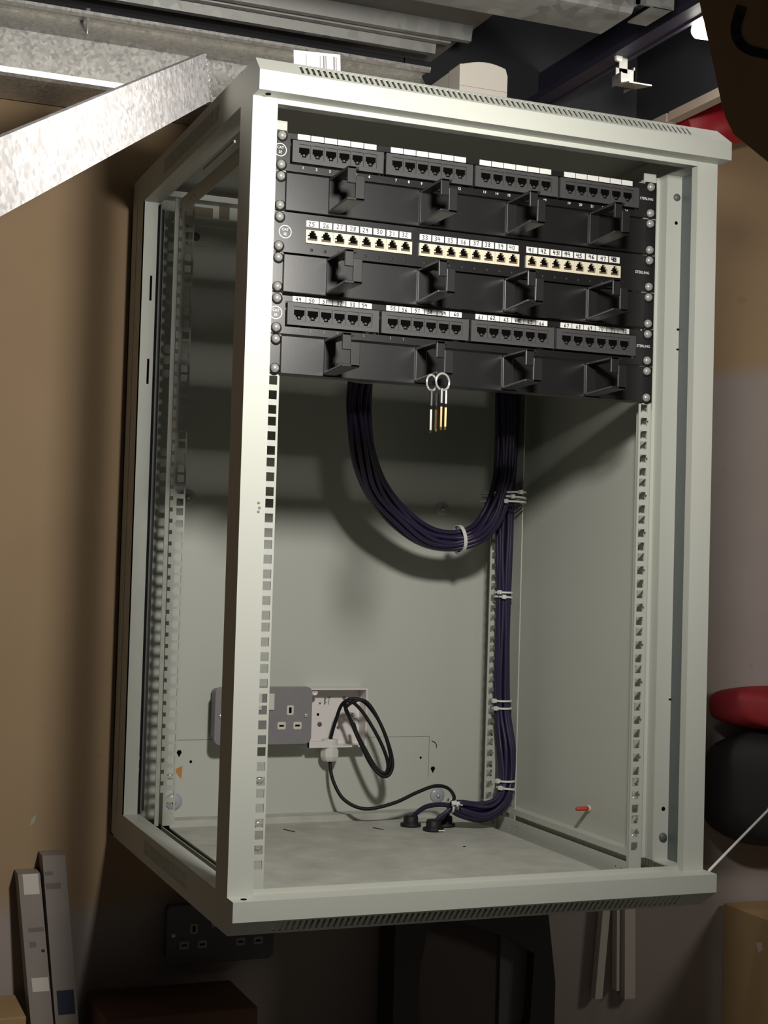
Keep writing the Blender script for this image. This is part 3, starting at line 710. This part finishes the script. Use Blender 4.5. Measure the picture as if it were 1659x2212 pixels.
for i, (a, b, lab) in enumerate((((213, 470, -20.4), (222, 448, -20.4), 'thin dark wire offcut on the cabinet floor, the left one'), ((338, 455, -20.4), (347, 438, -20.4), 'thin dark wire offcut on the cabinet floor, nearer the grommets'))):
    single(MB().tube([a, b], .6, 6), 'wire_offcut', 'rubber', a, lab, 'debris')
for (x, y, s, lab) in ((196, 480, 3, 'white plaster crumb at the back of the cabinet floor, left of the wire offcuts'), (236, 476, 2, 'tiny white crumb on the cabinet floor between the wire offcuts'), (405, 300, 2, 'dark speck of grit on the open middle of the cabinet floor')):
    single(MB().lathe((x, y, -21), (0, 0, 1), [(s, 0), (s*.8, s*.4), (0, s*.5)], 7), 'plaster_crumb', 'dirt' if s != 2 or x < 400 else 'void', (x, y, -21), lab, 'debris')
t = thing('wall_plug', (563, 254, 31), 'small red plastic plug sticking out of the right side panel near the bottom', 'wall plug')
part(MB().lathe((563, 253.8, 31), (-1, -.1, 0), [(4.2, 0), (4.2, 2.4), (3.2, 2.6), (0, 2.6)], 14), 'collar', 'sockwhite', t)
part(MB().lathe((561, 253.6, 31), (-1, -.1, 0), [(3, 0), (3.1, 6), (2.8, 17), (1.6, 19), (0, 19)], 12), 'plug_body', 'redplug', t)

# ------------------------------------------------------------------ things on and above the cabinet
t = thing('leaflet', (85, 46, 861.6), 'small white printed card standing on top of the cabinet behind the vent slots', 'card')
mb = MB().obox((58.7, 46, 861.6), (53.6, 0, 3), (0, .6, 0), (-.6, 3, 34))
part(mb, 'card_sheet', 'leaflet', t)
mb = MB()
for f, w, m in ((.26, .5, 0), (.56, .5, 0), (.64, 1.2, 1), (.685, .8, 0), (.86, 1.4, 1), (.905, .8, 0)):
    mb.ribbon([(58.7+53.6*f, 45.6, 864), (58.2+53.6*f, 48.4, 892+3*f)], w, (0, -1, .1))
part(mb, 'printed_lines', 'pinkprint', t)
t = thing('trunking_length', (343, 170, 861.6), 'length of off-white plastic trunking with a closed end lying on top of the cabinet', 'trunking')
prof = [(310.6, 861.6), (374.8, 861.6), (375.4, 950)] + [(375.4-3-59*k/8., 957+6.5*math.sin(k*math.pi/9+.35)) for k in range(9)] + [(310.2, 957)]
part(MB().prism([(x, 170, z) for x, z in prof], (0, 34, 0)).bevel(1.2), 'end_cap', 'whitep2', t)
part(MB().prism([(x+.8, 206, z-1.2) for x, z in prof], (0, 260, 0)), 'trunking_body', 'whitep2', t)
part(MB().box(331, 353, 169.4, 170.2, 918.5, 922.5), 'end_cap_slot', 'pinkprint', t)
part(MB().ribbon([(310.4, 169.9, 930), (375, 169.9, 930)], .4, (0, -1, 0)), 'moulding_line', 'pinkprint', t)
# galvanised purlin along the wall, deck above it, ribs, front beam
t = thing('steel_purlin', (-200, 520, 957), 'long galvanised steel purlin along the wall above and behind the cabinet', 'beam')
prof = [(466, 1055), (466, 1051), (470, 1048), (474, 1052), (500, 1052), (474, 1024), (472, 1018), (472, 968), (473.5, 961), (478, 957.5), (486, 957), (575, 957), (575, 960), (486, 960), (480, 962), (476, 970), (476, 1018), (478, 1023), (504, 1050), (504, 1056)]
part(MB().profile_x(prof, -420, 398), 'web', 'galv', t)
t = thing('floor_deck', (0, 350, 1100), 'wide grey metal deck sheet overhead, above the galvanised purlin', 'deck')
part(MB().box(-420, 440, 40, 582, 1100, 1104), 'deck_sheet', 'deck', t)
for y, h in ((478, 26), (455, 16), (425, 20)):
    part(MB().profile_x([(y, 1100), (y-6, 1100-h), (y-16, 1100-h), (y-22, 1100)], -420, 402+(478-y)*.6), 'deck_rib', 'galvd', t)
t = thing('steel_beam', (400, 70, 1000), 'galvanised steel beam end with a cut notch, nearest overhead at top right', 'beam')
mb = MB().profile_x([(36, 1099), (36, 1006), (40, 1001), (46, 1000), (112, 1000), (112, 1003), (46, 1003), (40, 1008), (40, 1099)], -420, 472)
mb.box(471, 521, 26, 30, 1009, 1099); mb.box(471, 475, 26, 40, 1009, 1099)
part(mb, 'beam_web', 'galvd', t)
part(MB().hull8([(494, 28, 1009), (520, 28, 1009), (520, 86, 1009), (494, 86, 1009)], [(494, 28, 1011), (520, 28, 1011), (520, 86, 1011), (494, 86, 1011)]), 'beam_tab', 'galvd', t)
single(MB().lathe((-90, 476, 1055), (0, 0, -1), [(4, -6), (2.6, 0), (2.4, 18), (1, 27), (0, 29)], 10), 'hanging_bolt', 'chrome', (-90, 476, 1055), 'thin steel bolt poking down in front of the purlin, top left', 'bolt')
# dark roof steel to the right
t = thing('roof_rail', (640, 330, 1050), 'dark indigo painted steel angle running away overhead, above the pale clip', 'beam')
part(MB().profile_x([(0, 0)]*0+[(y, z) for y, z in ((20, 1052), (800, 1052), (800, 1062), (20, 1062))], 596, 626).box(622, 628, 20, 800, 1050, 1110), 'rail_flange', 'purplesteel', t)
single(MB().box(798, 812, 40, 1000-420, 1048, 1230), 'roof_board', 'darksteel', (800, 300, 1048), 'large dark board hanging on edge overhead at the right, beside the lamp', 'board')
single(MB().box(-420, 398, 566, 578, 1057, 1320).box(396, 866, 566, 578, 985, 1320), 'soffit_board', 'darkceil', (400, 570, 1000), 'black board lining the wall above the cabinet, behind the purlin and roof steel', 'board')
single(MB().box(445, 790, 330, 360, 1150, 1230), 'roof_joist', 'darkceil', (640, 345, 1150), 'black roof joist crossing the darkness above the trunking', 'beam')
t = thing('timber_strip', (802, 380, 1030), 'pale strip along the lower edge of the dark overhead board', 'trim')
part(MB().box(797, 815, 60, 470, 1034, 1048), 'strip_front', 'strip', t)
part(MB().box(797, 815, 476, 580, 1034, 1048), 'strip_rear', 'strip', t)
single(MB().tube([(830, 508, 1030), (905, 514, 1062), (1010, 518, 1096), (1150, 520, 1135)], 44, 24), 'red_pipe', 'redp', (905, 540, 1040), 'fat red pipe above the right end of the cabinet, partly behind the cardboard', 'pipe')
# clip hanging from the angle
t = thing('cable_clip', (622, 300, 1015), 'pale metal hanging clip with a bit of white tape, above the right of the cabinet', 'clip')
mb = MB().box(604, 634, 300, 301.6, 1012, 1036)
mb.hull8([(600, 300, 1010), (636, 300, 1010), (642, 268, 1006), (606, 268, 1006)], [(600, 300, 1012), (636, 300, 1012), (642, 268, 1008), (606, 268, 1008)])
mb.box(598, 600, 276, 300, 1008, 1022); mb.box(609, 622, 300, 301.6, 1030, 1062); mb.box(632, 634, 300, 326, 1012, 1040); mb.box(632, 646, 324, 326, 1030, 1042)
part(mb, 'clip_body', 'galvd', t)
part(MB().hull8([(603, 298, 1046), (612, 298, 1044), (612, 304, 1044), (603, 304, 1046)], [(602, 297, 1066), (616, 297, 1068), (616, 305, 1068), (602, 305, 1066)]).bevel(1.5), 'white_tag', 'nylon', t, 'scrap of white tape')
# lamp glimpsed behind the cardboard
t = thing('strip_lamp', (700, 170, 1060), 'bright strip lamp glimpsed past the edge of the cardboard at top right', 'lamp')
part(MB().lathe((637, 160, 1050), (1, -.1, 0), [(0, 0), (9, .5), (12.4, 5), (12.4, 150), (0, 150)], 18), 'lamp_tube', 'tubeglass', t)
part(MB().box(640, 800, 148, 172, 1068, 1084), 'lamp_body', 'whitep2', t)
# galvanised offcut leaning on the cabinet's top left edge
t = thing('steel_channel', (-150, 60, 790), 'bright galvanised steel channel slanting in from the left against the cabinet top', 'steel channel')
A, Bv = V((-30, 86, 890)), V((-306, -420, 628))
ax = (Bv-A); L = ax.length*1.25; ax.normalize()
dwn = V((12, 14, -46)); dwn = (dwn-ax*dwn.dot(ax)).normalized()
nrm = ax.cross(dwn).normalized()
if nrm.y > 0: nrm = -nrm
Wd = 50
mb = MB(); o = A
N = 10
mb.obox(o+dwn*1.6, ax*L, dwn*(Wd-3.2), -nrm*1.6); mb.obox(o, ax*L, -nrm*7, dwn*1.6); mb.obox(o+dwn*(Wd-1.6), ax*L, -nrm*26, dwn*1.6)
part(mb, 'channel_body', 'galvb', t)
mb = MB()
for k in range(9):
    q = o+dwn*(Wd*(k+.3)/9)-nrm*.5; e = -ax*random.uniform(1, 4)+dwn*random.uniform(-3, 3)+nrm*random.uniform(-1, 2)
    mb.tube([q, q+e*.6, q+e], [1.1, .8, .2], 5)
part(mb, 'cut_burr', 'galvb', t)
# cardboard in the foreground, top right
t = thing('cardboard_box', (120, -680, 640), 'brown cardboard flap with black marker strokes hanging in the foreground at top right', 'cardboard')
CP = [(61.4, -715.5, 709.5), (76.5, -702.6, 692.9), (92.0, -690.3, 673.4), (104.4, -680.3, 657.8), (117.1, -670.0, 641.8), (122, -667, 635), (130.6, -663.9, 627.2), (153.4, -669.7, 610.5), (210, -690, 575), (330, -800, 560), (240, -800, 700), (120, -760, 715)]
cn = V((-.6, -.35, -.7)).normalized()
c0 = V((90, -700, 680)); CP = [V(p)-cn*((V(p)-c0).dot(cn)) for p in CP]
mb = MB(); mb.prism(CP, -cn*4)
cb = part(mb, 'card_flap', 'card', t)
mb = MB()
pts = [(95.6, -719, 684.7), (99, -709.5, 677), (104.4, -705.6, 670.5), (111, -707.5, 665.7), (119.4, -714.4, 662), (140, -730, 652)]
pts = [V(p)-cn*((V(p)-c0).dot(cn))+cn*.3 for p in pts]
for a, b in zip(catmull(pts, 5), catmull(pts, 5)[1:]): mb.ribbon([a, b], 6.5, cn)
part(mb, 'marker_stroke', 'ink', cb, 'thick black marker stroke')

# ------------------------------------------------------------------ below and beside the cabinet
def carton(name, p0, p1, wv, dv, label):
    t = thing(name, p0, label, 'carton'); p0, p1 = V(p0), V(p1); wv, dv = V(wv), V(dv)
    return t, p0, p1, wv, dv
def long_carton(p0, p1, w, d, label, prints):
    t = thing('tube_carton', p1, label, 'carton'); p0, p1 = V(p0), V(p1); a = p1-p0; ww = V((w, 0, 0)); dd = V((0, d, 0))
    part(MB().obox(p0, ww, dd, a), 'carton_body', 'carton', t)
    for f0, f1, g0, g1, m in prints:
        f0, f1 = f0*2.47, f1*2.47
        q = p0+a*f0; r = p0+a*f1; e = V((0, -.3, 0))
        mb = MB(); mb.face([q+ww*g0+e, q+ww*g1+e, r+ww*g1+e, r+ww*g0+e]); part(mb, 'printed_patch', m, t)
    return t
long_carton((-128, 547, -80), (-90, 500, -OFF+2), 29, 34, 'shorter, left one of two narrow white tube cartons leaning at bottom left', [(.0, .03, .2, .9, 'whitep2'), (.078, .084, .25, .95, 'pinkprint'), (.098, .106, .25, .55, 'pinkprint'), (.11, .114, .75, .9, 'ink'), (.15, .17, .2, .95, 'whitep2')])
long_carton((-97, 547, -57), (-59, 506, -OFF+2), 30, 34, 'taller, right one of two narrow white tube cartons leaning at bottom left', [(.022, .027, .05, .4, 'pinkprint'), (.038, .046, .05, .7, 'pinkprint'), (.185, .218, .15, .9, 'navy'), (.231, .236, .3, .8, 'pinkprint')])
t = thing('cardboard_carton', (-130, 500, -250), 'brown cardboard box at the very bottom left beside the tube cartons', 'box')
part(MB().box(-260, -122, 470, 572, -OFF, -244).bevel(2), 'box_body', 'card', t)
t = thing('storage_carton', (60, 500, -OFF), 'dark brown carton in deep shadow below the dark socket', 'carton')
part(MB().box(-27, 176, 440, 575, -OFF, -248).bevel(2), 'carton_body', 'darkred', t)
t = thing('machine_casing', (480, 470, -OFF), 'black curved machine casing with grey panels in deep shadow below the cabinet', 'machine')
mb = MB()
arc = [(384, -OFF), (384, -120), (620, -120), (640, -260), (640, -OFF), (560, -OFF), (600, -310), (604, -216), (560, -190), (450, -150), (432, -180), (424, -220), (422, -260), (426, -300), (440, -360), (450, -OFF)]
part(MB().prism([(x, 474, z) for x, z in arc], (0, 60, 0)), 'black_frame', 'blackp', t)
part(MB().box(420, 560, 500, 512, -OFF, -150), 'inner_panel', 'dimcasing', t)
part(MB().box(560, 606, 496, 512, -330, -190), 'grey_panel', 'greyp', t)
for i, (xa, xb, w, za, zb, lab) in enumerate(((770, 757, 13, -150, -318, 'slanting pale trunking offcut, leftmost of three hanging below the cabinet'), (792, 795, 5, -150, -308, 'thinnest pale trunking offcut, middle of three hanging below the cabinet'), (806, 810, 19, -150, -322, 'widest pale trunking offcut, rightmost of three hanging below the cabinet'))):
    single(MB().obox((xa, 560, za), (w, 0, 0), (0, 14, 0), (xb-xa, 0, zb-za)), 'trunking_offcut', 'whitep2', (xa, 560, za), lab, 'trunking', 'trunking offcuts below the cabinet')
t = thing('packing_box', (960, 460, -OFF), 'brown cardboard box with a small tear, at bottom right beside the wall', 'box')
part(MB().hull8([(999, 330, -OFF), (1350, 330, -OFF), (1350, 575, -OFF), (999, 575, -OFF)], [(999, 330, -187), (1350, 330, -187), (1350, 575, -187), (999, 575, -187)]).bevel(2), 'box_body', 'card', t)
mb = MB(); mb.face([(998.6, 486, -229), (998.6, 470, -225), (998.6, 468, -236), (998.6, 478, -243)]); part(mb, 'torn_patch', 'strip', t)
def blob(name, o, rx, ry, rz, m, label, cat, n=24, sq=3.6):
    mb = MB(); rings = []
    for i in range(n+1):
        a = -math.pi/2+math.pi*i/n; ring_ = []
        for k in range(36):
            b = 2*math.pi*k/36; f = lambda c: math.copysign(abs(c)**(2/sq), c)
            w = 1+.03*math.sin(5*b+a*3)
            ring_.append(mb.bm.verts.new((o[0]+rx*f(math.cos(a))*f(math.cos(b))*w, o[1]+ry*f(math.cos(a))*f(math.sin(b)), o[2]+rz*f(math.sin(a))*w+6*math.sin(b*2+1)*math.cos(a))))
        rings.append(ring_)
    for r0, r1 in zip(rings, rings[1:]):
        for k in range(36): mb.bm.faces.new([r0[k], r0[(k+1) % 36], r1[(k+1) % 36], r1[k]]).smooth = True
    bmesh.ops.remove_doubles(mb.bm, verts=mb.bm.verts, dist=.01)
    return single(mb, name, m, o, label, cat)
blob('red_bag', (1098, 522, 132), 152, 50, 34, 'redbag', 'red cloth bag to the right of the cabinet, on top of a black bag', 'bag')
blob('black_bag', (1098, 525, 4), 162, 50, 90, 'blackbag', 'black bag under the red cloth bag, to the right of the cabinet', 'bag')
single(MB().tube([(570, -11, 2), (724, 150, 1.5), (879.4, 300, 10.5), (960, 400, 6)], 1.7, 8), 'white_cord', 'nylon', (571, -12, 2), 'thin white cord rising to the right from the bottom right corner of the cabinet', 'cord')
t = thing('paint_flake', (-106, 582, -17), 'pale chip in the wall paint above the tube cartons', 'wall mark')
mb = MB(); mb.face([(-110, 581.6, -24), (-104, 581.6, -19), (-101, 581.6, -8), (-107, 581.6, -13)]); part(mb, 'flake', 'dirt', t)
# repeats of one kind carry one group phrase
for stem_, grp in (('patch_panel', 'patch panels in the rack'), ('cable_manager', 'cable manager bars in the rack'), ('cable_tie', 'white ties on the purple cables'),
                   ('cable_bundle', 'purple cable bundles in the cabinet'), ('key_ring', 'key rings on the bottom cable manager'), ('tube_carton', 'tube cartons leaning at bottom left'),
                   ('wire_offcut', 'wire offcuts on the cabinet floor'), ('plaster_crumb', 'crumbs on the cabinet floor'), ('double_socket', 'double power sockets')):
    for o in COL.objects:
        if o.parent is None and o.name.split('.')[0] == stem_: o['group'] = grp
for o in COL.objects:
    if o.parent is None and o.name.split('.')[0] == 'cable' and o.get('label'): o['group'] = 'short purple cables entering the floor grommets'
